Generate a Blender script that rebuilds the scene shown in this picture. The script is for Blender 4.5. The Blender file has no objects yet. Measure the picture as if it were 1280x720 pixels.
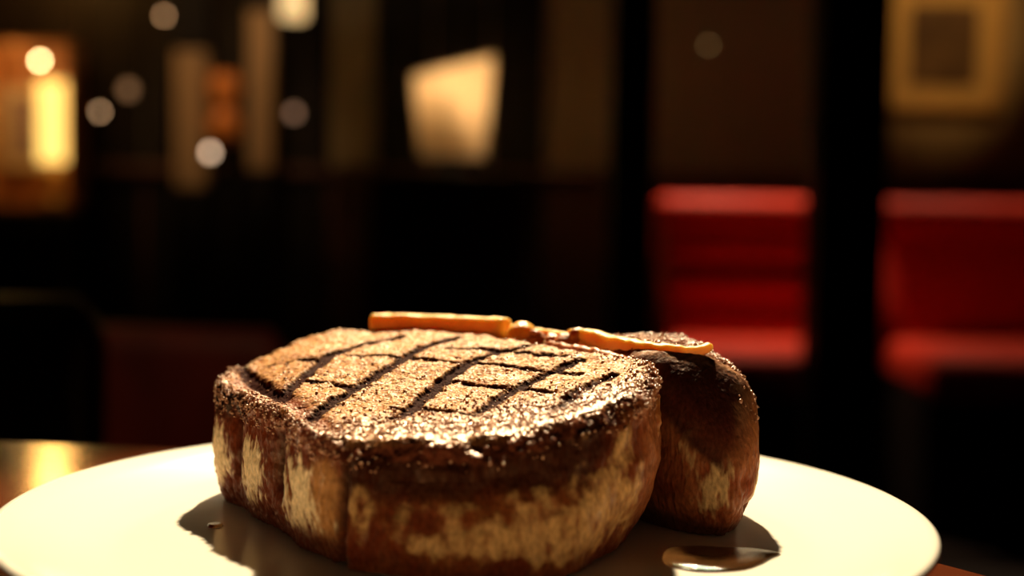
import bpy, bmesh, math, random
import numpy as np
from mathutils import Vector, Matrix

SC = bpy.context.scene
COL = SC.collection
T = 0.76                       # height of the table top above the floor
PI = math.pi

# ------------------------------------------------------------------ camera, world, lights, exposure
cam_d = bpy.data.cameras.new('camera'); cam = bpy.data.objects.new('camera', cam_d); COL.objects.link(cam)
SC.camera = cam
cam_d.lens = 52; cam_d.sensor_width = 36; cam_d.sensor_fit = 'HORIZONTAL'; cam_d.clip_start = 0.02; cam_d.clip_end = 50
pitch, roll = 0.07085, -0.01548
fw = Vector((0, math.cos(pitch), -math.sin(pitch))); up = Vector((0, math.sin(pitch), math.cos(pitch))); rt = Vector((1, 0, 0))
cr, sr = math.cos(roll), math.sin(roll)
R_ = cr * rt - sr * up; U_ = sr * rt + cr * up
m = Matrix((R_, U_, -fw)).transposed().to_4x4()
m.translation = Vector((0.01232, -0.43209, T + 0.11391))
cam.matrix_world = m
cam_d.dof.use_dof = True; cam_d.dof.focus_distance = 0.445; cam_d.dof.aperture_fstop = 5.5; cam_d.dof.aperture_blades = 0

SC.view_settings.view_transform = 'Standard'; SC.view_settings.look = 'None'
SC.view_settings.gamma = 1.0; SC.view_settings.exposure = 0.0; SC.view_settings.use_curve_mapping = False
SC.cycles.max_bounces = 8
SC.cycles.use_denoising = True
SC.cycles.sample_clamp_indirect = 6.0

w = bpy.data.worlds.new('world'); SC.world = w; w.use_nodes = True
w.node_tree.nodes['Background'].inputs[0].default_value = (0.9, 0.6, 0.35, 1)
w.node_tree.nodes['Background'].inputs[1].default_value = 0.002


def spot(name, loc, target, power, color, angle, blend, radius):
    d = bpy.data.lights.new(name, 'SPOT'); o = bpy.data.objects.new(name, d); COL.objects.link(o)
    d.energy = power; d.color = color; d.spot_size = math.radians(angle); d.spot_blend = blend; d.shadow_soft_size = radius
    o.location = loc
    o.rotation_euler = (Vector(target) - Vector(loc)).to_track_quat('-Z', 'Y').to_euler()
    return o


def point(name, loc, power, color, radius):
    d = bpy.data.lights.new(name, 'POINT'); o = bpy.data.objects.new(name, d); COL.objects.link(o)
    d.energy = power; d.color = color; d.shadow_soft_size = radius; o.location = loc
    return o


WARM = (1.0, 0.77, 0.46)
spot('table_spotlight', (0.03, 0.92, T + 1.0), (0.0, -0.02, T), 250, WARM, 20, 0.35, 0.022)
spot('added_booth_light', (0.62, 3.735, 1.50), (0.62, 3.73, 0.8), 42, (1.0, 0.68, 0.46), 75, 0.8, 0.04)  # unseen lamp added low over the left booth to brighten its top roll
spot('added_booth_light', (1.28, 3.745, 1.55), (1.28, 3.74, 0.8), 19, (1.0, 0.66, 0.42), 90, 0.8, 0.04)  # same added lamp over the right booth, no fixture in the room
spot('added_picture_light', (1.45, 3.7, 2.3), (1.455, 4.6, 1.51), 33, (1.0, 0.54, 0.18), 30, 0.5, 0.03)  # added beam that brightens the framed picture, without a fixture
spot('wall_spotlight', (0.75, 3.7, 2.7), (0.7, 4.6, 1.25), 3.2, (1.0, 0.74, 0.4), 50, 0.8, 0.05)
spot('added_post_light', (-0.95, 3.2, 2.5), (-0.95, 4.4, 1.20), 46, (1.0, 0.66, 0.33), 24, 0.8, 0.05)  # unseen lamp added to brighten the tan posts
spot('added_chair_light', (-0.46, 0.3, 2.6), (-0.44, 1.35, .55), 16, (1.0, 0.66, 0.33), 26, 0.9, 0.08)  # unseen lamp added to lift the dark red chair out of the dark


# ------------------------------------------------------------------ materials
def mat(name, color, rough=0.5, metal=0.0, noise=None, bump=None, emit=None, emit_s=0, spec=None, coat=0, sss=0, trans=0, nscale_vec=None):
    """noise=(scale, second colour, detail); bump=(scale, strength, distance)"""
    m = bpy.data.materials.new(name); m.use_nodes = True
    nt = m.node_tree; b = nt.nodes['Principled BSDF']
    b.inputs['Base Color'].default_value = (*color, 1); b.inputs['Roughness'].default_value = rough
    b.inputs['Metallic'].default_value = metal
    if spec is not None: b.inputs['Specular IOR Level'].default_value = spec
    if coat: b.inputs['Coat Weight'].default_value = coat
    if trans: b.inputs['Transmission Weight'].default_value = trans
    if emit:
        b.inputs['Emission Color'].default_value = (*emit, 1); b.inputs['Emission Strength'].default_value = emit_s
    if sss:
        b.inputs['Subsurface Weight'].default_value = sss; b.inputs['Subsurface Radius'].default_value = (1.0, .62, .25); b.inputs['Subsurface Scale'].default_value = .006
    tc = nt.nodes.new('ShaderNodeTexCoord'); mp = nt.nodes.new('ShaderNodeMapping')
    nt.links.new(tc.outputs['Object'], mp.inputs['Vector'])
    if nscale_vec: mp.inputs['Scale'].default_value = nscale_vec
    if noise:
        n = nt.nodes.new('ShaderNodeTexNoise'); n.inputs['Scale'].default_value = noise[0]; n.inputs['Detail'].default_value = noise[2]
        r = nt.nodes.new('ShaderNodeValToRGB'); r.color_ramp.elements[0].position = 0.35; r.color_ramp.elements[1].position = 0.68
        r.color_ramp.elements[0].color = (*color, 1); r.color_ramp.elements[1].color = (*noise[1], 1)
        nt.links.new(mp.outputs[0], n.inputs['Vector']); nt.links.new(n.outputs['Fac'], r.inputs[0]); nt.links.new(r.outputs[0], b.inputs['Base Color'])
    if bump:
        n = nt.nodes.new('ShaderNodeTexNoise'); n.inputs['Scale'].default_value = bump[0]; n.inputs['Detail'].default_value = 4
        bp = nt.nodes.new('ShaderNodeBump'); bp.inputs['Strength'].default_value = bump[1]; bp.inputs['Distance'].default_value = bump[2]
        nt.links.new(mp.outputs[0], n.inputs['Vector']); nt.links.new(n.outputs['Fac'], bp.inputs['Height']); nt.links.new(bp.outputs[0], b.inputs['Normal'])
    return m


def meat_material(name, fine=1.0, fiber=(1, 1, 1), bump_d=0.0004, sss=0.0):
    """albedo and wetness come from the mesh (what the surface is made of, with some shade painted in), grain from noise"""
    m = bpy.data.materials.new(name); m.use_nodes = True
    nt = m.node_tree; b = nt.nodes['Principled BSDF']; N = nt.nodes.new; L = nt.links.new
    a = N('ShaderNodeAttribute'); a.attribute_name = 'flesh'
    wt = N('ShaderNodeAttribute'); wt.attribute_name = 'wet'
    tc = N('ShaderNodeTexCoord'); mp = N('ShaderNodeMapping'); mp.inputs['Scale'].default_value = fiber
    L(tc.outputs['Object'], mp.inputs['Vector'])
    n1 = N('ShaderNodeTexNoise'); n1.inputs['Scale'].default_value = 900 * fine; n1.inputs['Detail'].default_value = 3
    L(mp.outputs[0], n1.inputs['Vector'])
    mr = N('ShaderNodeMapRange'); mr.inputs['From Min'].default_value = 0.3; mr.inputs['From Max'].default_value = 0.7
    mr.inputs['To Min'].default_value = 0.7; mr.inputs['To Max'].default_value = 1.3
    L(n1.outputs['Fac'], mr.inputs['Value'])
    vm = N('ShaderNodeVectorMath'); vm.operation = 'SCALE'
    L(a.outputs['Color'], vm.inputs[0]); L(mr.outputs[0], vm.inputs['Scale']); L(vm.outputs[0], b.inputs['Base Color'])
    rr = N('ShaderNodeMapRange'); rr.inputs['To Min'].default_value = 0.75; rr.inputs['To Max'].default_value = 0.18
    L(wt.outputs['Fac'], rr.inputs['Value']); L(rr.outputs[0], b.inputs['Roughness'])
    n2 = N('ShaderNodeTexNoise'); n2.inputs['Scale'].default_value = 650 * fine; n2.inputs['Detail'].default_value = 3
    L(mp.outputs[0], n2.inputs['Vector'])
    bp = N('ShaderNodeBump'); bp.inputs['Strength'].default_value = 0.9; bp.inputs['Distance'].default_value = bump_d
    L(n2.outputs['Fac'], bp.inputs['Height']); L(bp.outputs[0], b.inputs['Normal'])
    sp = N('ShaderNodeMapRange'); sp.inputs['To Min'].default_value = .03; sp.inputs['To Max'].default_value = .75; L(wt.outputs['Fac'], sp.inputs['Value']); L(sp.outputs[0], b.inputs['Specular IOR Level'])
    b.inputs['Specular Tint'].default_value = (1, .60, .38, 1)
    if sss:
        b.inputs['Subsurface Weight'].default_value = sss; b.inputs['Subsurface Radius'].default_value = (1.0, 0.35, 0.15)
        b.inputs['Subsurface Scale'].default_value = 0.003
    return m


# ------------------------------------------------------------------ helpers
def link(name, bm, material, parent=None, smooth=True, loc=None):
    me = bpy.data.meshes.new(name); bm.normal_update(); bm.to_mesh(me); bm.free()
    o = bpy.data.objects.new(name, me); COL.objects.link(o)
    if material: me.materials.append(material)
    if smooth: me.polygons.foreach_set('use_smooth', [True] * len(me.polygons))
    if parent: o.parent = parent
    if loc: o.location = loc
    return o


def tag(o, label=None, cat=None, group=None, kind=None):
    if label: o['label'] = label
    if cat: o['category'] = cat
    if group: o['group'] = group
    if kind: o['kind'] = kind
    return o


def empty(name, loc, label, cat, group=None, rz=0):
    o = bpy.data.objects.new(name, None); COL.objects.link(o); o.location = loc; o.rotation_euler = (0, 0, rz); o.empty_display_size = 0.05
    return tag(o, label, cat, group)


def box(bm, x0, x1, y0, y1, z0, z1, bevel=0, seg=3):
    r = bmesh.ops.create_cube(bm, size=1)
    vs = r['verts']
    for v in vs:
        v.co = Vector((x0 + (v.co.x + .5) * (x1 - x0), y0 + (v.co.y + .5) * (y1 - y0), z0 + (v.co.z + .5) * (z1 - z0)))
    if bevel:
        es = list({e for v in vs for e in v.link_edges})
        bmesh.ops.bevel(bm, geom=es, offset=bevel, segments=seg, profile=0.5, affect='EDGES')


def boxo(name, dims, material, parent=None, bevel=0, smooth=False, seg=3):
    bm = bmesh.new(); box(bm, *dims, bevel=bevel, seg=seg)
    o = link(name, bm, material, parent, smooth)
    return o


def lathe(bm, prof, seg=64, c=(0, 0, 0)):
    rings = []
    for r, z in prof:
        if r < 1e-6: rings.append([bm.verts.new((c[0], c[1], c[2] + z))])
        else: rings.append([bm.verts.new((c[0] + r * math.cos(2 * PI * k / seg), c[1] + r * math.sin(2 * PI * k / seg), c[2] + z)) for k in range(seg)])
    for a, b in zip(rings[:-1], rings[1:]):
        for k in range(seg):
            k2 = (k + 1) % seg
            if len(a) == 1 and len(b) == 1: continue
            if len(a) == 1: bm.faces.new((a[0], b[k2], b[k]))
            elif len(b) == 1: bm.faces.new((a[k], a[k2], b[0]))
            else: bm.faces.new((a[k], a[k2], b[k2], b[k]))
    bmesh.ops.recalc_face_normals(bm, faces=bm.faces)


def tube(bm, pts, rad, seg=12, squash=1.0):
    """closed tube along a polyline, rad is a number or a list"""
    pts = [Vector(p) for p in pts]; n = len(pts)
    rad = rad if hasattr(rad, '__len__') else [rad] * n
    rings = []
    for i, p in enumerate(pts):
        d = (pts[min(i + 1, n - 1)] - pts[max(i - 1, 0)]).normalized()
        s = d.cross(Vector((0, 0, 1)))
        if s.length < 1e-4: s = Vector((1, 0, 0))
        s.normalize(); u = s.cross(d)
        rings.append([bm.verts.new(p + rad[i] * (math.cos(2 * PI * k / seg) * s + squash * math.sin(2 * PI * k / seg) * u)) for k in range(seg)])
    for a, b in zip(rings[:-1], rings[1:]):
        for k in range(seg):
            bm.faces.new((a[k], a[(k + 1) % seg], b[(k + 1) % seg], b[k]))
    for rg in (rings[0], rings[-1]): bm.faces.new(rg)
    bmesh.ops.recalc_face_normals(bm, faces=bm.faces)


def catmull(pts, n, closed=False):
    P = np.array(pts, float); k = len(P)
    if closed: Q = np.vstack([P[-1], P, P[0], P[1]]); segs = k
    else: Q = np.vstack([2 * P[0] - P[1], P, 2 * P[-1] - P[-2]]); segs = k - 1
    out = []
    for i in range(segs):
        p0, p1, p2, p3 = Q[i], Q[i + 1], Q[i + 2], Q[i + 3]
        t = np.linspace(0, 1, 40, endpoint=False)[:, None]
        out.append(.5 * ((2 * p1) + (-p0 + p2) * t + (2 * p0 - 5 * p1 + 4 * p2 - p3) * t ** 2 + (-p0 + 3 * p1 - 3 * p2 + p3) * t ** 3))
    C = np.vstack(out)
    if not closed: C = np.vstack([C, P[-1]])
    else: C = np.vstack([C, C[0]])
    d = np.r_[0, np.cumsum(np.linalg.norm(np.diff(C, axis=0), axis=1))]
    s = np.linspace(0, d[-1], n, endpoint=not closed)
    return np.stack([np.interp(s, d, C[:, j]) for j in range(P.shape[1])], 1)


# ---- numpy gradient noise
_rng = np.random.RandomState(7)
_perm = _rng.permutation(256).astype(np.int64); _perm = np.r_[_perm, _perm, _perm]
_grad = _rng.normal(size=(256, 3)); _grad /= np.linalg.norm(_grad, axis=1)[:, None]


def perlin(P):
    Pi = np.floor(P).astype(np.int64); Pf = P - Pi; Pi &= 255
    u = Pf * Pf * Pf * (Pf * (Pf * 6 - 15) + 10)
    out = 0
    for dx in (0, 1):
        for dy in (0, 1):
            for dz in (0, 1):
                h = _perm[_perm[_perm[(Pi[:, 0] + dx) & 255] + ((Pi[:, 1] + dy) & 255)] + ((Pi[:, 2] + dz) & 255)]
                g = _grad[h]
                d = (Pf - np.array([dx, dy, dz]))
                wgt = (u[:, 0] if dx else 1 - u[:, 0]) * (u[:, 1] if dy else 1 - u[:, 1]) * (u[:, 2] if dz else 1 - u[:, 2])
                out = out + wgt * (g * d).sum(1)
    return out * 1.6


def fbm(P, f, oct=3, off=0.0):
    P = np.asarray(P) + off; s = 0; a = 1; t = 0
    for _ in range(oct):
        s = s + a * perlin(P * f + 31.7 * _); t += a; a *= .5; f *= 2.03
    return s / t


def sstep(a, b, x):
    t = np.clip((x - a) / (b - a), 0, 1); return t * t * (3 - 2 * t)


def polydist(xy, line):
    d = np.full(len(xy), 1e9); L = np.array(line, float)
    for a, b in zip(L[:-1], L[1:]):
        ab = b - a; t = np.clip(((xy - a) @ ab) / (ab @ ab), 0, 1)
        d = np.minimum(d, np.linalg.norm(xy - (a + t[:, None] * ab), axis=1))
    return d


def mixc(c, col, m):
    return c * (1 - m[:, None]) + np.array(col)[None] * m[:, None]


def slab(name, outline, center, ztop, rfun, tuckfun, material, parent, N, n_top, n_side, n_bot, shade, lean=lambda O: np.full(len(O), .0015)):
    """a cut of meat: plan outline with rounded top edge, tucked-in foot, dense mesh, displaced by shade()"""
    O = catmull(outline, N, closed=True)
    tn = np.roll(O, -3, 0) - np.roll(O, 3, 0); tn /= np.linalg.norm(tn, axis=1)[:, None]
    nr = np.stack([tn[:, 1], -tn[:, 0]], 1)
    if ((O - np.array(center)) * nr).sum() < 0: nr = -nr
    c = np.array(center); r = rfun(O); tuck = tuckfun(O); ln = lean(O)
    rings = []; tpar = []; reg = []
    zt = ztop(O[:, 0], O[:, 1])
    # bottom
    base = O - nr * tuck[:, None]
    for s in np.linspace(0.02, 1, n_bot):
        rings.append(np.c_[c + (base - c) * s, np.zeros(N)]); tpar.append(np.zeros(N)); reg.append(np.zeros(N))
    # side
    for q in np.linspace(0, 1, n_side)[1:]:
        z = q * (zt - r)
        tt = z / zt
        ins = tuck * (1 - np.clip(tt / .55, 0, 1)) ** 1.8 + ln * sstep(.2, 1.1, tt)
        rings.append(np.c_[O - nr * ins[:, None], z]); tpar.append(tt); reg.append(np.ones(N))
    ne = max(8, n_side // 5)
    for q in np.linspace(0, 1, ne)[1:]:
        th = q * PI / 2
        P = O - nr * (ln * sstep(.2, 1.1, 1 - (r / zt) * (1 - q)) + r * (1 - math.cos(th)))[:, None]
        z = ztop(P[:, 0], P[:, 1]) - r + r * math.sin(th)
        rings.append(np.c_[P, z]); tpar.append(z / zt); reg.append(np.ones(N) * (1 + q * .5))
    last = O - nr * (ln * sstep(.2, 1.1, np.ones(N)) + r)[:, None]
    for s in np.linspace(1, 0.01, n_top)[1:]:
        P = c + (last - c) * s
        rings.append(np.c_[P, ztop(P[:, 0], P[:, 1])]); tpar.append(np.ones(N)); reg.append(np.ones(N) * 2)
    V = np.vstack(rings); tpar = np.concatenate(tpar); reg = np.concatenate(reg)
    nrg = len(rings)
    idx = np.arange(nrg * N).reshape(nrg, N)
    a = idx[:-1]; b = np.roll(idx, -1, 1)[:-1]; cc = np.roll(idx, -1, 1)[1:]; d = idx[1:]
    ccw = (np.cross(O[10] - O[0], c - O[0]) > 0)
    F = np.stack([a, b, cc, d] if ccw else [d, cc, b, a], -1).reshape(-1, 4)
    me = bpy.data.meshes.new(name)
    caps = 2
    me.vertices.add(len(V)); me.loops.add(F.size + 2 * N); me.polygons.add(len(F) + caps)
    capb = idx[0][::-1] if ccw else idx[0]; capt = idx[-1] if ccw else idx[-1][::-1]
    me.loops.foreach_set('vertex_index', np.concatenate([F.ravel(), capb, capt]).astype(np.int32))
    ls = np.concatenate([np.arange(len(F)) * 4, [F.size, F.size + N]]).astype(np.int32)
    me.polygons.foreach_set('loop_start', ls)
    me.vertices.foreach_set('co', V.ravel()); me.update(calc_edges=True)
    nn = np.zeros(len(V) * 3); me.vertices.foreach_get('normal', nn); nn = nn.reshape(-1, 3)
    nn = np.array([v for v in nn])
    disp, colr, wet = shade(V, tpar, reg, nn)
    V2 = V + nn * disp[:, None]
    V2[:, 2] = np.maximum(V2[:, 2], 0.0)
    me.vertices.foreach_set('co', V2.ravel())
    at = me.attributes.new('flesh', 'FLOAT_COLOR', 'POINT')
    at.data.foreach_set('color', np.c_[np.clip(colr, 0, 1), np.ones(len(V))].ravel())
    at = me.attributes.new('wet', 'FLOAT', 'POINT'); at.data.foreach_set('value', np.clip(wet, 0, 1))
    me.polygons.foreach_set('use_smooth', np.ones(len(me.polygons), bool))
    me.update()
    me.materials.append(material)
    o = bpy.data.objects.new(name, me); COL.objects.link(o); o.parent = parent
    return o, V2, nn, tpar, reg


def grains(name, pts, nrm, rad, material, parent):
    """many tiny rough crumbs as one mesh (nobody could count them)"""
    bm = bmesh.new(); bmesh.ops.create_icosphere(bm, subdivisions=1, radius=1)
    bv = np.array([v.co[:] for v in bm.verts]); bf = np.array([[v.index for v in f.verts] for f in bm.faces]); bm.free()
    n = len(pts); rs = np.random.RandomState(5)
    sc = rad[:, None, None] * (1 + .35 * rs.normal(size=(n, 1, 3)).clip(-1.5, 1.5))
    V = (bv[None] * sc + rs.normal(size=(n, len(bv), 3)) * rad[:, None, None] * .06 + pts[:, None] + nrm[:, None] * rad[:, None, None] * .3).reshape(-1, 3)
    F = (bf[None] + (np.arange(n) * len(bv))[:, None, None]).reshape(-1, 3)
    me = bpy.data.meshes.new(name); me.vertices.add(len(V)); me.loops.add(F.size); me.polygons.add(len(F))
    me.loops.foreach_set('vertex_index', F.ravel().astype(np.int32)); me.polygons.foreach_set('loop_start', (np.arange(len(F)) * 3).astype(np.int32))
    me.vertices.foreach_set('co', V.ravel()); me.update(calc_edges=True)
    me.polygons.foreach_set('use_smooth', np.ones(len(F), bool)); me.materials.append(material)
    o = bpy.data.objects.new(name, me); COL.objects.link(o); o.parent = parent; o['kind'] = 'stuff'
    return o


# ------------------------------------------------------------------ room shell
M_floor = mat('dark_floorboards', (0.02, 0.012, 0.007), .5, noise=(3, (0.035, 0.02, 0.01), 4), nscale_vec=(1, .15, 1))
M_plaster = mat('tan_plaster', (0.30, 0.22, 0.11), .8, noise=(2.5, (0.36, 0.27, 0.14), 4), bump=(60, .2, .002))
M_darkwall = mat('dark_wall', (0.03, 0.02, 0.012), .8, noise=(3, (0.04, 0.028, 0.018), 3))
M_ceiling = mat('dark_ceiling', (0.03, 0.022, 0.015), .9, noise=(2, (0.035, 0.027, 0.02), 2))
M_darkwood = mat('near_black_wood', (0.009, 0.005, 0.003), .6, noise=(6, (0.014, 0.008, 0.004), 5), nscale_vec=(1, 1, .12), spec=.2)
M_redwood = mat('red_brown_wood', (0.06, 0.018, 0.008), .5, noise=(6, (0.09, 0.028, 0.012), 5), nscale_vec=(.1, 1, 1))
M_tanwood = mat('tan_wood', (0.42, 0.24, 0.11), .6, noise=(7, (0.5, 0.3, 0.14), 5), nscale_vec=(1, 1, .1))
M_table = mat('varnished_brown_tabletop', (0.065, 0.012, 0.004), .15, noise=(9, (0.10, 0.022, 0.007), 6), nscale_vec=(.12, 1, 1), spec=.35)
M_red = mat('red_leather', (0.62, 0.040, 0.018), .55, noise=(14, (0.68, 0.05, 0.022), 3), bump=(120, .25, .002), spec=.18)
M_darkred = mat('dark_red_upholstery', (0.25, 0.025, 0.012), .6, noise=(14, (0.15, 0.014, 0.008), 3), bump=(120, .25, .002))
M_black = mat('black_leather', (0.012, 0.009, 0.007), .45, noise=(14, (0.02, 0.014, 0.01), 3), bump=(120, .25, .002))
M_plate = mat('cream_glazed_ceramic', (0.83, 0.80, 0.72), .16, noise=(12, (0.85, 0.82, 0.745), 2), bump=(25, .03, .001))
M_brass = mat('aged_brass', (0.35, 0.2, 0.08), .35, metal=1, noise=(30, (0.42, 0.26, 0.1), 3))

X0, X1, Y0, Y1, H = -3.2, 3.2, -2.6, 4.62, 2.9


def struct(name, dims, material):
    o = boxo(name, dims, material); o['kind'] = 'structure'; return o


struct('floor', (X0, X1, Y0, Y1, -.1, 0), M_floor)
struct('ceiling', (X0 - .1, X1 + .1, Y0 - .1, Y1 + .1, H, H + .1), M_ceiling)
struct('wall_back', (X0, X1, Y1, Y1 + .1, 0, H), M_plaster)
struct('wall_left', (X0 - .1, X0, Y0, Y1, 0, H), M_darkwall)
struct('wall_right', (X1, X1 + .1, Y0, Y1, 0, H), M_darkwall)
struct('wall_front', (X0, X1, Y0 - .1, Y0, 0, H), M_darkwall)
struct('trim_1', (X0, X1, Y1 - .03, Y1, 0, T + .125), M_redwood)     # wainscot
o = boxo('trim_2', (X0, X1, Y1 - .055, Y1, T + .125, T + .16), M_redwood, bevel=.008); o['kind'] = 'structure'


def pillar(x0, x1, y0, y1, label):
    t = empty('pillar', ((x0 + x1) / 2, (y0 + y1) / 2, 0), label, 'pillar')
    a, b = (x1 - x0) / 2, (y1 - y0) / 2
    boxo('shaft', (-a, a, -b, b, .12, H - .1), M_darkwood, t, bevel=.006)
    boxo('plinth', (-a - .015, a + .015, -b - .015, b + .015, 0, .12), M_darkwood, t, bevel=.006)
    boxo('capital', (-a - .02, a + .02, -b - .02, b + .02, H - .1, H), M_darkwood, t, bevel=.01)


pillar(0.71, 0.875, 2.98, 3.12, 'wide near-black pillar standing between the two red booths')
pillar(0.235, 0.335, 2.98, 3.08, 'narrow near-black pillar left of the tufted red booth')


# added near-black screen panels that keep the back wall dark
def backdrop(x0, x1, y, z1, n, label):
    t = empty('dark_backdrop', ((x0 + x1) / 2, y, 0), label, 'backdrop')
    wd = (x1 - x0) / n
    for k in range(n):
        a = x0 - (x0 + x1) / 2 + k * wd
        boxo('panel', (a + .004, a + wd - .004, -.01, .01, .03, z1), M_darkwood, t, bevel=.004)
    return t


backdrop(-.46, .12, 4.60, 2.6, 3, 'tall near-black screen added to darken the wall behind the glowing lamp')
backdrop(-1.449, -.61, 4.60, 2.6, 4, 'tall near-black screen added to darken the wall behind the tan posts')


backdrop(-3.1, -1.45, 4.60, 2.6, 5, 'tall near-black screen added to darken the far left wall behind the lit cabinet')

# ------------------------------------------------------------------ booths
def booth(x0, x1, y, top, rolls, label, slope=.06):
    """back panel faces the camera side (-y); the seat juts towards us"""
    t = empty('booth_bench', ((x0 + x1) / 2, y, 0), label, 'booth', 'red leather booths along the wall')
    a = (x1 - x0) / 2
    # backrest: thick pad with horizontal channels
    prof = []
    z0, z1 = .44, top - .075
    n = 60
    for k in range(n + 1):
        z = z0 + (z1 - z0) * k / n
        ch = abs(math.sin(PI * (k / n) * rolls)) ** .6 if rolls else 1
        prof.append((-.03 - .035 * ch - slope * (1 - k / n), z))
    bm = bmesh.new()
    m_ = 26
    cols = []
    for i in range(m_ + 1):
        u = -1 + 2 * i / m_; e = max(0, (abs(u) - .9) / .1)
        cols.append([bm.verts.new((u * a, p[0] * (1 - .8 * e * e), p[1])) for p in prof] + [bm.verts.new((u * a, .08, prof[-1][1])), bm.verts.new((u * a, .08, prof[0][1]))])
    for A, B in zip(cols[:-1], cols[1:]):
        L = len(A)
        for k in range(L): bm.faces.new((A[k], B[k], B[(k + 1) % L], A[(k + 1) % L]))
    bm.faces.new(cols[0]); bm.faces.new(list(reversed(cols[-1])))
    bmesh.ops.recalc_face_normals(bm, faces=bm.faces)
    br = link('backrest', bm, M_red, t)
    # top roll
    bm = bmesh.new(); box(bm, -a - .012, a + .012, -.085, .075, top - .095, top, bevel=.036, seg=7)
    link('top_roll', bm, M_red, br)
    # seat cushion
    bm = bmesh.new(); box(bm, -a + .01, a - .01, -.56, -.04, .35, .465, bevel=.04, seg=6)
    cu = link('seat', bm, M_red, t)
    bm = bmesh.new(); tube(bm, [(-a + .04, -.556, .43), (a - .04, -.556, .43)], .006, 8); link('piping', bm, M_red, cu)
    boxo('plinth', (-a + .02, a - .02, -.5, .06, 0, .35), M_darkwood, t, bevel=.006)
    boxo('back_panel', (-a, a, .08, .1, 0.05, top - .09), M_darkwood, t, bevel=.004)
    return t


booth(0.42, 0.925, 3.72, T + .086, 3, 'red leather booth with a bright rounded top seen left of the wide pillar')
booth(1.03, 2.3, 3.72, T + .084, 0, 'red leather booth right of the wide pillar below the framed picture', slope=0)


# ------------------------------------------------------------------ framed picture over the right booth
def picture(loc, wd, ht, border, mat_col, art, frame_mat, label, name='framed_picture', rz=0):
    t = empty(name, loc, label, 'picture', rz=rz)
    bm = bmesh.new(); fr = .022
    for d in ((-wd / 2, wd / 2, -.03, 0, -ht / 2, -ht / 2 + fr), (-wd / 2, wd / 2, -.03, 0, ht / 2 - fr, ht / 2),
              (-wd / 2, -wd / 2 + fr, -.03, 0, -ht / 2 + fr, ht / 2 - fr), (wd / 2 - fr, wd / 2, -.03, 0, -ht / 2 + fr, ht / 2 - fr)):
        box(bm, *d, bevel=.004, seg=2)
    link('frame', bm, frame_mat, t, smooth=False)
    boxo('mount', (-wd / 2 + fr, wd / 2 - fr, -.012, -.006, -ht / 2 + fr, ht / 2 - fr), mat_col, t)
    boxo('print', (-wd / 2 + border, wd / 2 - border, -.016, -.0125, -ht / 2 + border, ht / 2 - border), art, t)
    return t


M_gold = mat('gold_frame', (0.55, 0.33, 0.10), .4, noise=(20, (0.6, 0.38, 0.13), 3))
M_mount = mat('buff_mount_card', (0.62, 0.42, 0.15), .8, noise=(30, (0.66, 0.46, 0.18), 2))
M_art = mat('brown_print', (0.06, 0.03, 0.012), .6, noise=(7, (0.17, 0.10, 0.04), 3))
picture((1.455, 4.617, T + .60), .40, .44, .085, M_mount, M_art, M_gold, 'gold framed brown picture on the wall above the right booth')

# ------------------------------------------------------------------ lit cabinet on the far left, its tube lamp and picture
M_cab = mat('amber_stained_wood', (0.42, 0.17, 0.05), .5, noise=(8, (0.5, 0.22, 0.07), 4), nscale_vec=(1, 1, .15))
cab = empty('display_cabinet', (-1.548, 4.44, 0), 'amber wooden cabinet with a lit open niche at the far left', 'cabinet')
boxo('base', (-.15, .125, -.12, .1, 0, T + .0), M_darkwood, cab, bevel=.004)
boxo('back_panel', (-.15, .125, .08, .1, T + .02, T + .53), M_cab, cab)
boxo('side_panel', (.113, .127, -.08, .1, T + .02, T + .53), M_cab, cab, bevel=.002)
boxo('side_panel', (-.165, -.151, -.08, .1, T + .02, T + .53), M_cab, cab, bevel=.002)
boxo('top_panel', (-.165, .127, -.08, .1, T + .53, T + .545), M_cab, cab, bevel=.002)
boxo('shelf', (-.15, .112, -.08, .08, T + .0, T + .018), M_cab, cab, bevel=.002)
boxo('drawer', (-.14, .115, -.128, -.12, T - .22, T - .04), M_darkwood, cab, bevel=.003)

M_tubeglow = mat('glowing_yellow_glass', (0.9, 0.7, 0.3), .4, noise=(10, (0.92, 0.72, 0.32), 1), emit=(1.0, 0.60, 0.14), emit_s=2.0)
M_bulbglow = {}


def glow(name, col, s):
    return mat(name, tuple(min(1, c) for c in col), .4, noise=(10, tuple(min(1, c * .97) for c in col), 1), emit=col, emit_s=s)


tl = empty('tube_lamp', (-1.485, 4.40, T + .018), 'bright yellow cylindrical lamp standing in the lit cabinet', 'lamp')
bm = bmesh.new(); lathe(bm, [(0, 0), (.05, 0), (.05, .012), (.02, .02), (.012, .05), (.012, .14), (0, .14)], 32); link('base', bm, M_brass, tl)
bm = bmesh.new(); lathe(bm, [(0, .14), (.045, .14), (.05, .147), (.05, .392), (.045, .40), (0, .40)], 40); link('lamp_shade', bm, M_tubeglow, tl)
point('added_niche_light', (-1.60, 4.36, T + .49), 0.5, (1.0, 0.6, 0.22), .02)  # extra point light added to brighten the niche beside the tube lamp

M_print2 = mat('violet_grey_print', (0.30, 0.20, 0.20), .7, noise=(5, (0.36, 0.25, 0.26), 2))
M_cream = mat('cream_mount_card', (0.72, 0.55, 0.35), .8, noise=(30, (0.75, 0.58, 0.38), 2))
picture((-1.62, 4.515, T + .27), .15, .27, .035, M_cream, M_print2, M_cream, 'small cream framed print beside the tube lamp in the cabinet')

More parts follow.
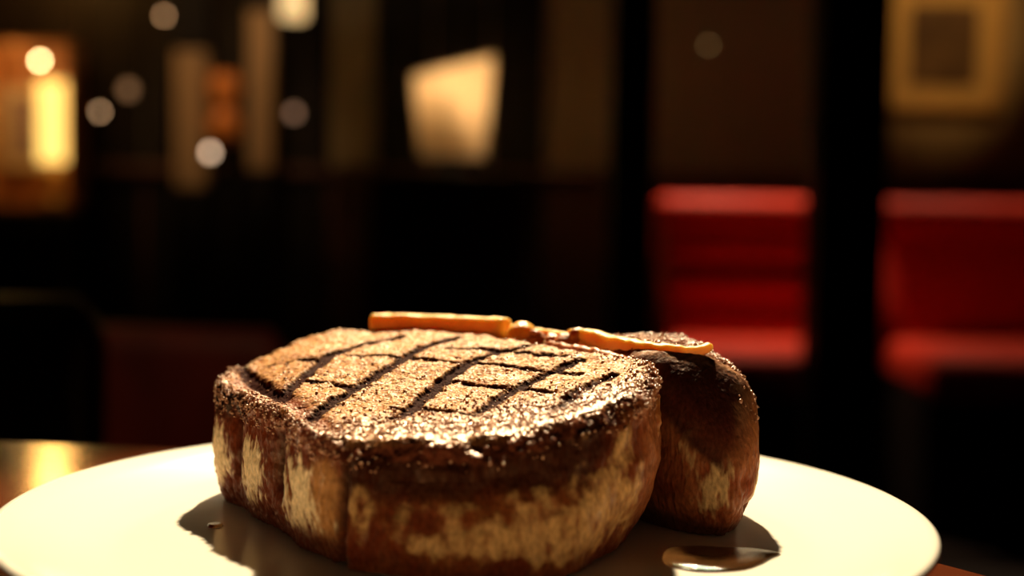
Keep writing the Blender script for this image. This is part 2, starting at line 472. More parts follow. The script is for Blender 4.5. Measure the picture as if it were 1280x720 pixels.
# ------------------------------------------------------------------ posts in the left middle, amber vase on a ledge
def post(x0, x1, y, z1, z0, label):
    t = empty('wooden_post', ((x0 + x1) / 2, y, 0), label, 'post', 'tan posts in the left background')
    a = (x1 - x0) / 2
    boxo('shaft', (-a, a, -.04, .04, z0, z1), M_tanwood, t, bevel=.012)
    boxo('plinth', (-a - .01, a + .01, -.05, .05, 0, z0), M_darkwood, t, bevel=.006)
    boxo('capital', (-a - .01, a + .01, -.05, .05, z1, H), M_darkwood, t, bevel=.006)


post(-1.085, -.985, 4.4, T + .53, T + .08, 'shorter tan post left of the amber vase in the background')
post(-.85, -.772, 4.4, T + .66, T + .14, 'taller tan post right of the amber vase in the background')
led = empty('wall_ledge', (-.918, 4.40, 0), 'dark ledge between the tan posts carrying the amber vase', 'ledge')
boxo('shelf', (-.062, .062, -.06, .1, T + .20, T + .225), M_darkwood, led, bevel=.004)
boxo('support', (-.02, .02, .0, .06, 0, T + .20), M_darkwood, led, bevel=.004)
M_amber = mat('amber_glass', (0.75, 0.22, 0.04), .25, noise=(20, (0.8, 0.27, 0.05), 2))
bm = bmesh.new(); lathe(bm, [(0, 0), (.03, 0), (.05, .03), (.052, .07), (.03, .105), (.026, .12), (.045, .15), (.05, .19), (.036, .225), (.03, .225), (.04, .19), (0, .12)], 40)
tag(link('vase', bm, M_amber, None, loc=(-.92, 4.36, T + .225)), 'orange amber vase with a pinched waist on the dark ledge', 'vase')


# ------------------------------------------------------------------ small hanging bulbs (bokeh discs)
def bulb(x, y, z, r, col, s, label):
    t = empty('hanging_bulb', (x, y, z), label, 'lamp', 'small bare bulbs glowing in the dark background')
    bm = bmesh.new(); bmesh.ops.create_uvsphere(bm, u_segments=20, v_segments=14, radius=r)
    for v in bm.verts:
        if v.co.z > 0: v.co.z *= 1.25
    link('glass', bm, glow('bulb_glow', col, s), t)
    bm = bmesh.new(); lathe(bm, [(0, r * 1.1), (r * .55, r * 1.1), (r * .5, r * 2.3), (0, r * 2.4)], 16); link('socket', bm, M_darkwood, t)
    bm = bmesh.new(); tube(bm, [(0, 0, r * 2.3), (0, 0, H - z)], .0015, 6); link('cord', bm, M_darkwood, t)


bulb(-1.465, 4.2, T + .470, .007, (1.0, .66, .27), 46, 'brightest small bulb hanging in front of the lit cabinet')
bulb(-1.279, 4.2, T + .315, .007, (1.0, .56, .28), 5.5, 'dim round bulb hanging right of the lit cabinet')
bulb(-1.079, 4.2, T + .614, .007, (1.0, .54, .25), 4.6, 'dim bulb hanging highest, left of the tan posts')
bulb(-.895, 4.0, T + .190, .011, (1.0, .66, .42), 5, 'pinkish white bulb hanging below the amber vase')
bulb(-.690, 4.3, T + .324, .014, (1.0, .55, .33), .6, 'faint pinkish bulb hanging right of the taller tan post')
bulb(-1.165, 4.1, T + .378, .018, (1.0, .5, .22), .4, 'faint brown bulb hanging behind the dim round one')
bulb(.597, 4.1, T + .540, .007, (1.0, .60, .22), .7, 'faint amber bulb hanging before the olive wall above the booth')

# pendant with a cylindrical shade at the top edge
pl = empty('pendant_lamp', (-.665, 4.1, T + .60), 'warm cylindrical pendant lamp at the upper edge, centre left', 'lamp')
bm = bmesh.new(); lathe(bm, [(0, 0), (.036, 0), (.04, .005), (.04, .115), (.036, .12), (0, .12)], 32); link('lamp_shade', bm, glow('pendant_glow', (1.0, .66, .28), 1.0), pl)
bm = bmesh.new(); lathe(bm, [(0, .12), (.012, .12), (.012, .15), (0, .15)], 16); link('cap', bm, M_brass, pl)
bm = bmesh.new(); tube(bm, [(0, 0, .15), (0, 0, H - T - .60)], .002, 6); link('cord', bm, M_darkwood, pl)

# globe pendant whose reflection glows on the table at the left
gp = empty('globe_pendant', (-1.467, 4.30, T + .90), 'round globe pendant lamp hanging high above the lit cabinet', 'lamp')
bm = bmesh.new(); bmesh.ops.create_uvsphere(bm, u_segments=28, v_segments=20, radius=.045); link('glass', bm, glow('globe_glow', (1.0, .50, .12), 85), gp)
bm = bmesh.new(); lathe(bm, [(0, .04), (.02, .04), (.018, .09), (0, .095)], 20); link('socket', bm, M_brass, gp)
bm = bmesh.new(); tube(bm, [(0, 0, .09), (0, 0, H - T - .90)], .002, 6); link('cord', bm, M_darkwood, gp)

# ------------------------------------------------------------------ console and its square tapered lamp
con = empty('console_table', (-.17, 4.0, 0), 'near-black console carrying the glowing tapered lamp', 'table')
boxo('top', (-.24, .24, -.14, .14, T + .11, T + .135), M_darkwood, con, bevel=.004)
for sx in (-.22, .22):
    for sy in (-.12, .12): boxo('leg', (sx - .015, sx + .015, sy - .015, sy + .015, 0, T + .11), M_darkwood, con, bevel=.003)
boxo('front_panel', (-.2, .2, -.13, -.115, .15, T + .11), M_darkwood, con, bevel=.003)

M_shade = bpy.data.materials.new('parchment_shade'); M_shade.use_nodes = True
nt = M_shade.node_tree; b = nt.nodes['Principled BSDF']
b.inputs['Base Color'].default_value = (.85, .74, .56, 1); b.inputs['Roughness'].default_value = .8
tr = nt.nodes.new('ShaderNodeBsdfTranslucent'); tr.inputs[0].default_value = (.9, .78, .58, 1)
mx = nt.nodes.new('ShaderNodeMixShader'); mx.inputs[0].default_value = .6
nz = nt.nodes.new('ShaderNodeTexNoise'); nz.inputs['Scale'].default_value = 40
rp = nt.nodes.new('ShaderNodeValToRGB'); rp.color_ramp.elements[0].color = (.88, .74, .54, 1); rp.color_ramp.elements[1].color = (.93, .80, .60, 1)
nt.links.new(nz.outputs['Fac'], rp.inputs[0]); nt.links.new(rp.outputs[0], tr.inputs[0])
nt.links.new(b.outputs[0], mx.inputs[1]); nt.links.new(tr.outputs[0], mx.inputs[2]); nt.links.new(mx.outputs[0], nt.nodes['Material Output'].inputs[0])
lamp = empty('table_lamp', (-.172, 4.0, T + .135), 'glowing cream lamp with a square tapered shade on the console', 'lamp')
bm = bmesh.new()
zb, zt_ = .055, .30
bot = [(-.094, -.09, zb), (.094, -.09, zb), (.094, .09, zb), (-.094, .09, zb)]
topv = [(-.112, -.11, .285), (.118, -.11, .345), (.118, .11, .345), (-.112, .11, .285)]
vb = [bm.verts.new(v) for v in bot]; vt = [bm.verts.new(v) for v in topv]
for k in range(4): bm.faces.new((vb[k], vb[(k + 1) % 4], vt[(k + 1) % 4], vt[k]))
o = link('lamp_shade', bm, M_shade, lamp, smooth=False)
sm = o.modifiers.new('thick', 'SOLIDIFY'); sm.thickness = .003
bm = bmesh.new(); lathe(bm, [(0, 0), (.06, 0), (.06, .01), (.02, .022), (.012, .05), (.012, .11), (.036, .12), (.036, .20), (0, .205)], 32); link('base', bm, M_darkwood, lamp)  # wide upper part shaped to shade the middle of the parchment
bm = bmesh.new(); bmesh.ops.create_uvsphere(bm, u_segments=20, v_segments=14, radius=.022)
for v in bm.verts: v.co.z += .235
link('bulb', bm, glow('lamp_bulb', (1, .75, .45), 30), lamp)
point('table_lamp_light', (-.150, 4.05, T + .135 + .275), 3.0, (1.0, .76, .50), .02)

# ------------------------------------------------------------------ chairs behind the table
def chair(loc, rz, upholstery, top, label, wd=.42):
    t = empty('dining_chair', loc, label, 'chair', rz=rz)
    a = wd / 2
    bm = bmesh.new(); box(bm, -a, a, -.22, .22, .42, .49, bevel=.025, seg=5); link('seat', bm, upholstery, t)
    bm = bmesh.new(); box(bm, -a, a, .19, .26, .50, top, bevel=.03, seg=6)
    for v in bm.verts:
        if v.co.z > top - .06: v.co.z -= .055 * (v.co.x / a) ** 2
        v.co.y += .06 * (v.co.x / a) ** 2 * -.5 + (v.co.z - .5) * .15
    link('backrest', bm, upholstery, t)
    for sx in (-1, 1):
        for sy in (-.19, .19):
            bm = bmesh.new(); tube(bm, [(sx * (a - .03), sy, 0), (sx * (a - .03), sy, .43)], [.013, .019], 12); link('leg', bm, M_darkwood, t)
        bm = bmesh.new(); tube(bm, [(sx * (a - .04), .20, .44), (sx * (a - .04), .215, .56)], .014, 10); link('back_post', bm, M_darkwood, t)


chair((-.50, 1.22, 0), math.radians(-6), M_darkred, T - .035, 'dark red chair standing beyond the black chair at the left')
chair((-.505, .50, 0), math.radians(4), M_black, T + .058, 'black leather chair drawn up to the round table at the left edge')

# ------------------------------------------------------------------ round table
TC = (-.22, -.26)
tb = empty('round_table', (TC[0], TC[1], 0), 'round varnished dark brown wooden table under the plate', 'table')
bm = bmesh.new(); R = .465
lathe(bm, [(0, T - .035), (R - .02, T - .035), (R - .004, T - .03), (R, T - .02), (R, T - .01), (R - .003, T - .003), (R - .010, T), (R - .011, T), (R * .6, T), (0, T)], 160)
link('tabletop', bm, M_table, tb)
bm = bmesh.new(); lathe(bm, [(0, .04), (.05, .04), (.045, .1), (.035, .3), (.035, T - .12), (.08, T - .036), (0, T - .036)], 40); link('pedestal', bm, M_darkwood, tb)
bm = bmesh.new(); lathe(bm, [(0, 0), (.26, 0), (.26, .012), (.05, .045), (0, .045)], 64); link('base', bm, M_darkwood, tb)

# ------------------------------------------------------------------ plate
bm = bmesh.new()
lathe(bm, [(0, .0045), (.055, .0045), (.062, .001), (.068, .0), (.072, .0008), (.076, .0042), (.10, .0068), (.122, .0115), (.1335, .0150), (.1350, .0166), (.1348, .0180),
           (.1335, .0187), (.1315, .0184), (.125, .0160), (.114, .0116), (.104, .0093), (.10, .0090), (.0985, .0090), (0, .0090)], 256)
tag(link('plate', bm, M_plate, None, loc=(0, 0, T)), 'round cream ceramic plate under the steak', 'plate')

# ------------------------------------------------------------------ the porterhouse steak
SZ = .0090
steak = empty('porterhouse_steak', (0, 0, T + SZ + .0002), 'thick charred bone-in steak with crosshatch grill marks on the plate', 'steak')
STRIP = [(-.0845, .046), (-.0735, .0255), (-.0620, .0050), (-.0530, -.0130), (-.0440, -.0270), (-.0340, -.0395), (-.0200, -.0480), (-.0020, -.0520), (.0180, -.0505), (.0360, -.0410),
         (.0500, -.0215), (.0570, -.0010), (.0560, .0180), (.0470, .0330), (.0330, .0500), (.0200, .0670), (.0050, .0830), (-.0150, .0950), (-.0390, .1000), (-.0590, .0980), (-.0740, .0850), (-.0840, .0660)]
GR_MAIN = [[(-.0815, .0760), (-.0763, .0589), (-.0644, .0292), (-.0564, .0136)],
           [(-.0600, .0040), (-.0556, .0227), (-.0477, .0593), (-.0399, .0709), (-.0263, .0823)],
           [(-.0470, -.0130), (-.0395, .0041), (-.0297, .0288), (-.0201, .0534), (-.0069, .0744)],
           [(-.0200, -.0160), (-.0128, .0035), (-.0075, .0220), (-.0002, .0410), (.0098, .0493), (.0176, .0536)],
           [(.0040, -.0130), (.0133, .0046), (.0225, .0155), (.0337, .0270)],
           [(.0260, -.0200), (.0330, -.0060), (.0420, .0050)]]
GR_SEC = [[(-.0181, .0437), (-.0032, .0392), (.0058, .0358), (.0226, .0202), (.033, .012)], [(-.0092, .0577), (.0026, .0554), (.0196, .0418), (.0290, .0340)],
          [(-.0044, .0189), (.0116, .0072), (.024, -.004)], [(-.0560, .0290), (-.0440, .0250), (-.0360, .0180)], [(-.0400, .0560), (-.0270, .0520), (-.020, .047)],
          [(-.0217, -.0067), (-.0109, -.0093), (.003, -.018)], [(-.0690, .0620), (-.0550, .0560), (-.0490, .0510)]]
CREAM = (.74, .52, .29); AMBER = (.44, .19, .06); RBROWN = (.13, .022, .006); CHAR = (.012, .005, .003); GOLD = (.39, .145, .040); RUST = (.17, .028, .008); GMARK = (.028, .004, .002)


def z_strip(x, y):
    return .0365 + np.where(x > 0, .15 * x, .04 * x) + .13 * (y + .035) - .0050 * sstep(-.050, -.082, x) - .0010 * sstep(-.01, -.035, x) - 0.002 * sstep(-.035, -.05, y)


def r_strip(O):
    left = sstep(-.030, -.045, O[:, 0]); right = sstep(.045, .055, O[:, 0])
    return .0068 * (1 - left) + .0028 * left - right * .003


def tuck_strip(O):
    left = sstep(-.030, -.045, O[:, 0])
    return .0025 + .0075 * sstep(.025, .05, O[:, 0]) + .003 * left


def blob(X, Tt, x, t, sx, st):
    return np.exp(-((X - x) / sx) ** 2 - ((Tt - t) / st) ** 2)


def shade_strip(V, t, reg, n):
    X, Y, Z = V.T; xy = V[:, :2]
    top = sstep(1.25, 1.5, reg)
    side = 1 - top
    Vs = V * np.array([1, 1, .28])                       # vertical fibres on the cut sides
    left = side * sstep(-.030, -.034, X) * sstep(.07, .05, Y)
    front = side * (1 - sstep(-.030, -.034, X)) * sstep(.045, .02, Y)
    f1 = fbm(V, 260, 3); f2 = fbm(V, 700, 3, 5); f3 = fbm(V, 90, 3, 9); f4 = fbm(Vs, 420, 3, 2); f5 = fbm(Vs, 950, 2, 8)
    f6 = fbm(V, 1500, 2, 3)
    # ---- top
    wob = .0018 * fbm(V, 160, 2, 4)
    dm = np.min([polydist(xy, l) for l in GR_MAIN], 0) + wob
    ds = np.min([polydist(xy, l) for l in GR_SEC], 0) + wob
    gm = np.exp(-(np.abs(dm + .0006 * f2) / .0024) ** 5); gs = .85 * np.exp(-(np.abs(ds + .0004 * f2) / .0014) ** 4)
    g = np.clip(np.maximum(gm, gs) * (1 + .5 * f3), 0, 1) * top
    # ---- edge of the cap
    edge = np.exp(-((np.clip(t, 0, 1) - 1) / .12) ** 2) * side
    lip = np.exp(-(polydist(xy, STRIP + STRIP[:1]) / .005) ** 2) * top
    d = top * (.00036 * f2 + .0005 * f1 + .0009 * f3 + .00022 * f6) - g * .0013
    d += .0035 * np.exp(-((X + .020) / .035) ** 2 - ((Y - .05) / .035) ** 2) * top * .5
    d += (lip + edge) * (.0012 * f3 + .0011 * f1 + .0006 * f2)
    leftlip = sstep(-.030, -.045, X) * sstep(.07, .05, Y)
    d += leftlip * lip * .0012
    trough = np.exp(-((polydist(xy, STRIP + STRIP[:1]) - .0085) / .0035) ** 2) * top * leftlip
    d -= trough * .0014
    d += side * (.0007 * f3 + .0002 * f1) + left * (.0008 * f4 + .00065 * f5) + front * .0003 * f4
    # deep folds between the fibre bundles on the left face
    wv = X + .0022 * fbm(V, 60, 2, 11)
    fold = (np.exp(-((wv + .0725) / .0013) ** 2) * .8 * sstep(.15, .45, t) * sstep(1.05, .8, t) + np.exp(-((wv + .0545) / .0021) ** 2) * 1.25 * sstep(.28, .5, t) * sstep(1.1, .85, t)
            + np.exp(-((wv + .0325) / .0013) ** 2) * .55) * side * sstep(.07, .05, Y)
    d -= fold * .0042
    d += left * .0016 * (np.exp(-((X + .0785) / .004) ** 2) + np.exp(-((X + .0640) / .0055) ** 2) + np.exp(-((X + .0435) / .006) ** 2))
    # front: soft lumps
    lump = fbm(V * np.array([1, 1, 1.6]), 55, 3, 17)
    d += front * .0013 * lump
    # ---- albedo
    c = np.tile(np.array(RBROWN), (len(V), 1))
    tc = np.tile(np.array(GOLD), (len(V), 1))
    tc = mixc(tc, RUST, np.clip(.24 + .9 * f3 + .5 * f1, 0, .75))
    tc = mixc(tc, RUST, np.clip(.65 * np.exp(-(dm / .0042) ** 2) * (1 + f1) + .35 * np.exp(-(ds / .003) ** 2), 0, .8))
    tc = mixc(tc, (.60, .34, .12), np.clip(.35 + 1.2 * f2 + .3 * f6, 0, .8))
    tc = mixc(tc, RUST, np.clip(trough * 1.1, 0, .85)); tc = mixc(tc, (.20, .05, .02), np.clip(lip * leftlip * (.5 + f1), 0, .7))
    tc = mixc(tc, (.48, .17, .045), np.clip(lip * leftlip * sstep(.05, .35, f2 + .5 * f6), 0, .8))
    frontedge = sstep(-.010, -.026, Y - .30 * np.clip(X, 0, 1)) * sstep(-.045, -.03, X)
    tc = mixc(tc, (.20, .065, .03), np.clip(frontedge * (.55 + .9 * f1), 0, .9) * top)
    tc = mixc(tc, CHAR, np.clip(np.exp(-((X - .047) / .006) ** 2 - ((Y + .020) / .008) ** 2) * 1.5 + .4 * f3 * lip, 0, .95))
    tc = mixc(tc, GMARK, np.clip(g * 1.6, 0, 1))
    # side: cream patches
    Vm = fbm(V * np.array([1, 1, .6]), 120, 3, 21)
    cl = (blob(X, t, -.0795, .42, .0040, .28) + blob(X, t, -.0650, .48, .0052, .30) + .95 * blob(X, t, -.0460, .50, .0060, .30) + .35 * blob(X, t, -.0400, .25, .006, .2))
    cl = sstep(.35, .62, cl + .50 * f4 + .30 * Vm + .40 * f5)
    cl *= left * sstep(.16, .30, t + .10 * Vm) * (1 - np.clip(fold * 1.3, 0, 1))
    am = sstep(.3, .8, blob(X, t, -.0370, .45, .004, .5) + .5 * blob(X, t, -.050, .5, .012, .4) + .3 * Vm) * side
    tt = t + .07 * fbm(V, 45, 2, 33)
    cf = (.95 * blob(X, tt, .008, .30, .026, .16) + .9 * blob(X, tt, .030, .34, .013, .2) + 1.0 * blob(X, tt, .041, .58, .008, .30) + .75 * blob(X, tt, -.0275, .45, .0035, .5)
          + .55 * blob(X, tt, -.0165, .50, .005, .22) + .5 * blob(X, tt, .000, .58, .010, .06) + .4 * blob(X, tt, .020, .66, .008, .05))
    cf = sstep(.34, .80, cf + .75 * Vm + .35 * f3 + .3 * f1) * front * sstep(.02, .12, t)
    c = mixc(c, AMBER, np.clip(am * .9, 0, 1))
    c = mixc(c, (.20, .050, .010), np.clip((.35 + Vm + f3) * front, 0, .8))
    c = mixc(c, (.035, .008, .003), np.clip(front * sstep(.52, .80, tt + .1 * Vm) * sstep(.046, .034, X) * 1.1, 0, .92))
    c = mixc(c, (.52, .27, .095), np.clip(cf * (.72 + 1.0 * f4 + .7 * f1), 0, .95))
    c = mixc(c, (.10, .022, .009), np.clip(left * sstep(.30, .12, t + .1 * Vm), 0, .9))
    c = mixc(c, CREAM, np.clip(cl, 0, .97))
    c = mixc(c, (.03, .008, .005), np.clip(fold * 1.2 * (t > .3), 0, .95))  # painted shade: near-black tint deepens the folds
    crust = side * sstep(.82 + .09 * front - .07 * sstep(-.065, -.08, X), .93 + .04 * front - .07 * sstep(-.065, -.08, X), t + .07 * f3 + .05 * f1) * sstep(.055, .04, X)
    c = mixc(c, (.19, .045, .02), np.clip(crust, 0, .95)); c = mixc(c, CHAR, np.clip(crust * sstep(-.060, -.074, X) * (.9 + 1.2 * f1), 0, .95))
    rightfat = side * sstep(.0475, .053, X + .0015 * f3) * (Y > -.035)
    c = mixc(c, (.34, .10, .03), np.clip(rightfat * (.8 + .8 * f1), 0, .95))
    col = c * side[:, None] + tc * top[:, None]
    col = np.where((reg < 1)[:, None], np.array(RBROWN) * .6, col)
    wet = top * (.30 + .35 * f1 + .8 * f6) + side * (.25 + .7 * Vm + .6 * f5) + frontedge * top * .5 + crust * .5 + front * .15 - g * .8 - front * .1
    return d, col, wet


M_meat = meat_material('seared_beef', fiber=(1, 1, .6), bump_d=.00055)
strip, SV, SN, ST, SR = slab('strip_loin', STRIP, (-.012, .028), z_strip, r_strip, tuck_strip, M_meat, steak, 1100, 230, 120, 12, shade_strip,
                             lambda O: .0015 + .0085 * sstep(-.040, -.015, O[:, 0]) * sstep(.055, .03, O[:, 0]) * sstep(0, -.03, O[:, 1]))

TEND = [(.0430, .0340), (.0520, .0180), (.0600, .0080), (.0690, .0020), (.0780, .0010), (.0855, .0075), (.0898, .0200), (.0906, .0360), (.0865, .0530), (.0760, .0680), (.0560, .0740), (.0400, .0660), (.0360, .0500)]


def z_tend(x, y): return .0535 + .03 * (y - .03) - 2.3 * np.clip(x - .068, 0, 1) ** 1.4 - 5.0 * np.clip(.025 - y, 0, 1) ** 1.4


def shade_tend(V, t, reg, n):
    X, Y, Z = V.T
    top = sstep(1.1, 1.45, reg); side = 1 - top
    Vs = V * np.array([1, 1, .3])
    f1 = fbm(V, 260, 3, 41); f2 = fbm(V, 700, 3, 42); f3 = fbm(V, 90, 3, 43); f4 = fbm(Vs, 420, 3, 44); f5 = fbm(Vs, 900, 2, 45)
    calm = 1 - .8 * sstep(.032, .026, Y)
    d = top * calm * (.0006 * f2 + .0009 * f1 + .0006 * f3) + side * (.0009 * f3 + .0004 * f4 + .00025 * f5)
    crease = np.exp(-((X - .0795 - .25 * (.03 - Z)) / .0016) ** 2) * side * (Y < .02) * sstep(.9, .6, t)
    d -= crease * .0015
    Vm = fbm(V * np.array([1, 1, .6]), 110, 3, 46)
    c = np.tile(np.array((.17, .035, .012)), (len(V), 1))
    c = mixc(c, (.28, .085, .026), np.clip(.4 + 1.2 * f3, 0, .9))
    xx = X - .010 * (t - .4)
    cr_ = (1.1 * blob(X - .008 * (t - .6), t, .0735, .70, .0042, .42) + .6 * blob(X, t, .0650, .85, .004, .35) + .9 * blob(X, t, .0880, .36, .003, .24)) * side
    cr_ = sstep(.35, .95, cr_ + .6 * f4 + .4 * Vm + .3 * f5) * side
    c = mixc(c, (.55, .33, .14), np.clip(cr_, 0, .9))
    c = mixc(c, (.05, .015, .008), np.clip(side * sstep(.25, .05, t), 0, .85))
    c = mixc(c, (.045, .010, .006), np.clip(side * sstep(.84, .97, t) * sstep(.080, .074, X), 0, .9))  # shade below the bone painted onto the upper front
    c = mixc(c, (.42, .15, .05), np.clip(sstep(.078, .088, X) * sstep(.5, .9, t) * (.5 + f1), 0, .7))
    tcol = mixc(np.tile(np.array((.34, .16, .075)), (len(V), 1)), (.10, .03, .016), np.clip(.45 + 1.3 * f1, 0, .95))
    tcol = mixc(tcol, (.06, .012, .007), sstep(.025, .018, Y + .002 * f3) * sstep(.086, .078, X))  # front shoulder tinted dark in place of the bone's shadow
    c = c * side[:, None] + tcol * top[:, None]
    return d, c, .22 + .5 * f3 + .5 * f5 - .15 * (top * sstep(.027, .02, Y))


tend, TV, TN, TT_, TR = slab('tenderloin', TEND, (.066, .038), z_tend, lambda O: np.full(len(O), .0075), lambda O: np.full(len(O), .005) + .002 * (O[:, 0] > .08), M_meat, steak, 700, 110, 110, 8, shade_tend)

# bone: two pale bars meeting in a round marrow knuckle
M_bone = mat('orange_yellow_bone', (.88, .46, .10), .42, noise=(160, (.95, .60, .18), 4), bump=(500, .4, .0006), sss=.7)
M_knuckle = mat('pale_yellow_marrow', (.85, .50, .08), .35, noise=(200, (.66, .28, .04), 4), bump=(400, .6, .0008), sss=.7)


def bar(name, pts, wv, hv, material, parent, amp=.0003, seed=0):
    """bar with a rounded rectangular section, slightly irregular"""
    C = catmull(pts, 90); n = len(C); bm = bmesh.new(); seg = 36; rings = []
    t_ = np.linspace(0, 1, n)
    W = np.interp(t_, np.linspace(0, 1, len(wv)), wv); Hh = np.interp(t_, np.linspace(0, 1, len(hv)), hv)
    for i in range(n):
        dd = Vector(C[min(i + 1, n - 1)] - C[max(i - 1, 0)]).normalized(); s = dd.cross(Vector((0, 0, 1))).normalized(); u = s.cross(dd)
        e = min(1, min(i, n - 1 - i) / 3.0); e = .55 + .45 * math.sqrt(1 - (1 - e) ** 2)
        row = []
        for k in range(seg):
            a = 2 * PI * k / seg; ca, sa = math.cos(a), math.sin(a)
            px = math.copysign(abs(ca) ** .5, ca); py = math.copysign(abs(sa) ** .5, sa)
            row.append(Vector(C[i]) + (s * px * W[i] + u * py * Hh[i]) * e)
        rings.append(row)
    P = np.array([[v[:] for v in r] for r in rings]).reshape(-1, 3)
    nz_ = (fbm(P, 220, 3, seed) * amp * 3).reshape(n, seg)
    vs = []
    for i in range(n):
        cc = Vector(C[i]); vs.append([bm.verts.new(v + (v - cc).normalized() * float(nz_[i, k])) for k, v in enumerate(rings[i])])
    for a, b in zip(vs[:-1], vs[1:]):
        for k in range(seg): bm.faces.new((a[k], a[(k + 1) % seg], b[(k + 1) % seg], b[k]))
    bm.faces.new(vs[0]); bm.faces.new(vs[-1])
    bmesh.ops.recalc_face_normals(bm, faces=bm.faces)
    return link(name, bm, material, parent)


zs = -SZ
bone = bar('bone', [(-.0385, .1000, 0.0622 + zs), (-.0200, .0960, 0.0625 + zs), (.0000, .0880, 0.0626 + zs), (.0110, .0800, 0.0628 + zs)], [.0030, .0032, .0034], [.0036, .0038, .0041], M_bone, steak, .0002, 3)
bone['label'] = 'straight orange bone bar along the back edge'
b2 = bar('bone', [(.0315, .0625, .0637 + zs), (.0378, .0540, .0638 + zs), (.0449, .0430, .0626 + zs), (.0533, .0320, .0620 + zs), (.0617, .0270, .0618 + zs), (.0690, .0255, .0620 + zs), (.0751, .0280, .0638 + zs)],
         [.0014, .0022, .0022, .0018, .0013], [.0016, .0024, .0027, .0025, .0013], M_bone, steak, .00025, 8)
web = bar('bone', [(-.0385, .1040, .0290), (-.0200, .1000, .0290), (.0000, .0915, .0290), (.0150, .0800, .0290), (.0260, .0690, .0290), (.0400, .0520, .0290), (.0480, .0420, .0290)], [.0022, .0026, .0024], [.0265, .0265, .0255], M_bone, steak, .0002, 12)
web['label'] = 'upright bone blade between the two cuts'
b2['label'] = 'curved yellow bone bar along the tenderloin'


def lumps(name, balls, material, parent, amp=.0006, f=260, sub=5):
    me_all = bmesh.new()
    for (x, y, z, rx, ry, rz_) in balls:
        b_ = bmesh.new(); bmesh.ops.create_icosphere(b_, subdivisions=sub, radius=1)
        P = np.array([v.co[:] for v in b_.verts]); Q = P * np.array([rx, ry, rz_]) + np.array([x, y, z])
        nn = fbm(Q, f, 3, x * 999)
        Q += P * (nn * amp * 2)[:, None]
        for v, q in zip(b_.verts, Q): v.co = Vector(q)
        tmp = bpy.data.meshes.new('t'); b_.to_mesh(tmp); b_.free(); me_all.from_mesh(tmp); bpy.data.meshes.remove(tmp)
    return link(name, me_all, material, parent)


kn = lumps('bone_knuckle', [(.0160, .0745, .0612 + zs, .0056, .005, .0050)], M_knuckle, steak, .0003)
M_fat = mat('browned_fat', (.33, .075, .014), .4, noise=(300, (.50, .19, .05), 4), bump=(600, .6, .0008), sss=.35)
# fat and gristle beside the knuckle
lumps('gristle', [(.0215, .0700, .0600 + zs, .0040, .004, .0036), (.0265, .0660, .0602 + zs, .0034, .004, .0034), (.0205, .0690, .0628 + zs, .0022, .002, .0018),
                  (.0350, .0580, .0632 + zs, .0034, .003, .0030), (.0310, .0600, .0605 + zs, .0045, .004, .0036)], M_fat, steak, .0005, 300, 4)
# band of fat along the right rim of the strip
fp = catmull([(.0240, .0640, .0595), (.0330, .0480, .0595), (.0430, .0330, .0590), (.0500, .0200, .0575), (.0535, .0080, .0545), (.0545, -.0020, .0490), (.0546, -.0050, .0420), (.0540, -.0060, .0360)], 160)
fp[:, 2] += zs
bm = bmesh.new(); n_ = len(fp); seg = 24; rows = []
for i in range(n_):
    dd = Vector(fp[min(i + 1, n_ - 1)] - fp[max(i - 1, 0)]).normalized(); s = dd.cross(Vector((.3, -.4, 1))).normalized(); u = s.cross(dd)
    rr_ = .0022 * (1 - .45 * abs(2 * i / (n_ - 1) - 1) ** 2)
    rows.append([Vector(fp[i]) + rr_ * (math.cos(2 * PI * k / seg) * s + math.sin(2 * PI * k / seg) * u) for k in range(seg)])
P = np.array([[v[:] for v in r] for r in rows]).reshape(-1, 3); nz_ = (fbm(P, 330, 3, 77) * .0011).reshape(n_, seg)
vs = [[bm.verts.new(v + (v - Vector(fp[i])).normalized() * float(nz_[i, k])) for k, v in enumerate(rows[i])] for i in range(n_)]
for a, b in zip(vs[:-1], vs[1:]):
    for k in range(seg): bm.faces.new((a[k], a[(k + 1) % seg], b[(k + 1) % seg], b[k]))
bm.faces.new(vs[0]); bm.faces.new(vs[-1]); bmesh.ops.recalc_face_normals(bm, faces=bm.faces)
fc = link('fat_rim', bm, M_fat, steak); fc['label'] = 'orange-brown band of fat on the right rim'

# crumbs of crust and pepper on the edges
M_grain = mat('crust_crumbs', (.36, .13, .06), .25, noise=(500, (.60, .30, .16), 3))
rs = np.random.RandomState(3)
X, Y, Z = SV.T
ed = np.exp(-(polydist(SV[:, :2], STRIP + STRIP[:1]) / .0045) ** 2)
pr = ((SR > 1.0) * (Y < .07)) * (ed * 1.0 + .03) + (SR == 1) * (ST > .82) * .35 + (SR >= 1.5) * sstep(.0, -.03, Y - .3 * np.clip(X, 0, 1)) * .5 * (X > -.04)
area_w = pr * np.where(SR == 2, np.linalg.norm(SV[:, :2] - np.array([-.012, .028]), axis=1) / .08, 1)
ix = rs.choice(len(SV), 4200, replace=False, p=area_w / area_w.sum())
rad = np.abs(rs.normal(.00034, .00012, len(ix))).clip(.00014, .0007)
grains('crust_crumbs', SV[ix], SN[ix], rad, M_grain, strip)
X, Y, Z = TV.T
pr = (TR > 1.0) * (.35 + 1.5 * sstep(.060, .075, X)) * (sstep(.029, .034, Y) + .35 * sstep(.080, .086, X) * (Y > .014)) + (TR == 1) * (TT_ > .84) * .3 * (X > .084)
pr = pr * np.where(TR == 2, np.linalg.norm(TV[:, :2] - np.array([.066, .038]), axis=1) / .03, 1)
ix = rs.choice(len(TV), 1100, replace=False, p=pr / pr.sum())
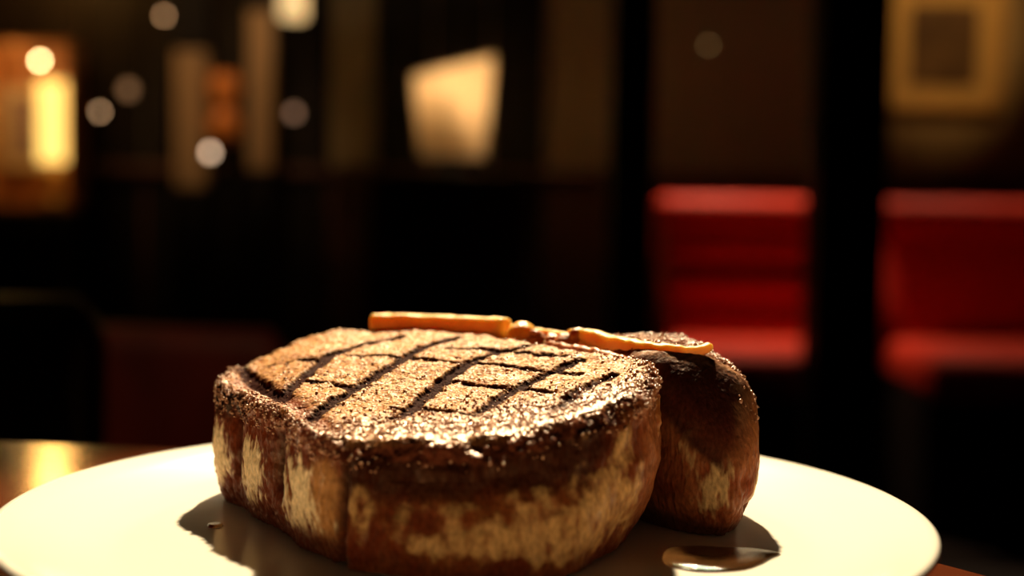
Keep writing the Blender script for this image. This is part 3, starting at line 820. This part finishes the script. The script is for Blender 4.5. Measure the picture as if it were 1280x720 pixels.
rad = np.abs(rs.normal(.00042, .00014, len(ix))).clip(.00016, .0008)
grains('crust_crumbs', TV[ix], TN[ix], rad, M_grain, tend)

# ------------------------------------------------------------------ juice on the plate
M_juice = bpy.data.materials.new('meat_juice'); M_juice.use_nodes = True
nt = M_juice.node_tree; b = nt.nodes['Principled BSDF']; b.inputs['Base Color'].default_value = (.42, .20, .07, 1); b.inputs['Roughness'].default_value = .06
b.inputs['Transmission Weight'].default_value = .92; b.inputs['IOR'].default_value = 1.36
n = nt.nodes.new('ShaderNodeTexNoise'); n.inputs['Scale'].default_value = 90; bp = nt.nodes.new('ShaderNodeBump'); bp.inputs['Strength'].default_value = .2; bp.inputs['Distance'].default_value = .0006
nt.links.new(n.outputs['Fac'], bp.inputs['Height']); nt.links.new(bp.outputs[0], b.inputs['Normal'])


def puddle(pts, h, label, name='meat_juice'):
    O = catmull(pts, 120, closed=True); c = O.mean(0); bm = bmesh.new(); rows = []
    for s in (1, .97, .92, .85, .7, .5, .25):
        z = h * math.sqrt(max(0, 1 - s ** 6)) if s < 1 else 0
        rows.append([bm.verts.new((c[0] + (p[0] - c[0]) * s, c[1] + (p[1] - c[1]) * s, z)) for p in O])
    for a, b_ in zip(rows[:-1], rows[1:]):
        for k in range(120): bm.faces.new((a[k], a[(k + 1) % 120], b_[(k + 1) % 120], b_[k]))
    bm.faces.new(rows[-1]); bm.faces.new(list(reversed(rows[0])))
    bmesh.ops.recalc_face_normals(bm, faces=bm.faces)
    o = link(name, bm, M_juice, None, loc=(0, 0, T + SZ + .00003)); tag(o, label, 'juice', kind='stuff'); return o


puddle([(.058, -.012), (.066, -.008), (.074, -.009), (.084, -.010), (.0905, -.0145), (.087, -.020), (.083, -.027), (.076, -.034), (.064, -.036), (.056, -.028)], .0012, 'thin puddle of brown juice in the shade right of the steak')
puddle([(-.0790, .0100), (-.0765, .0120), (-.0740, .0100), (-.0745, .0070), (-.0775, .0065)], .0008, 'small clear juice drop on the plate left of the steak')
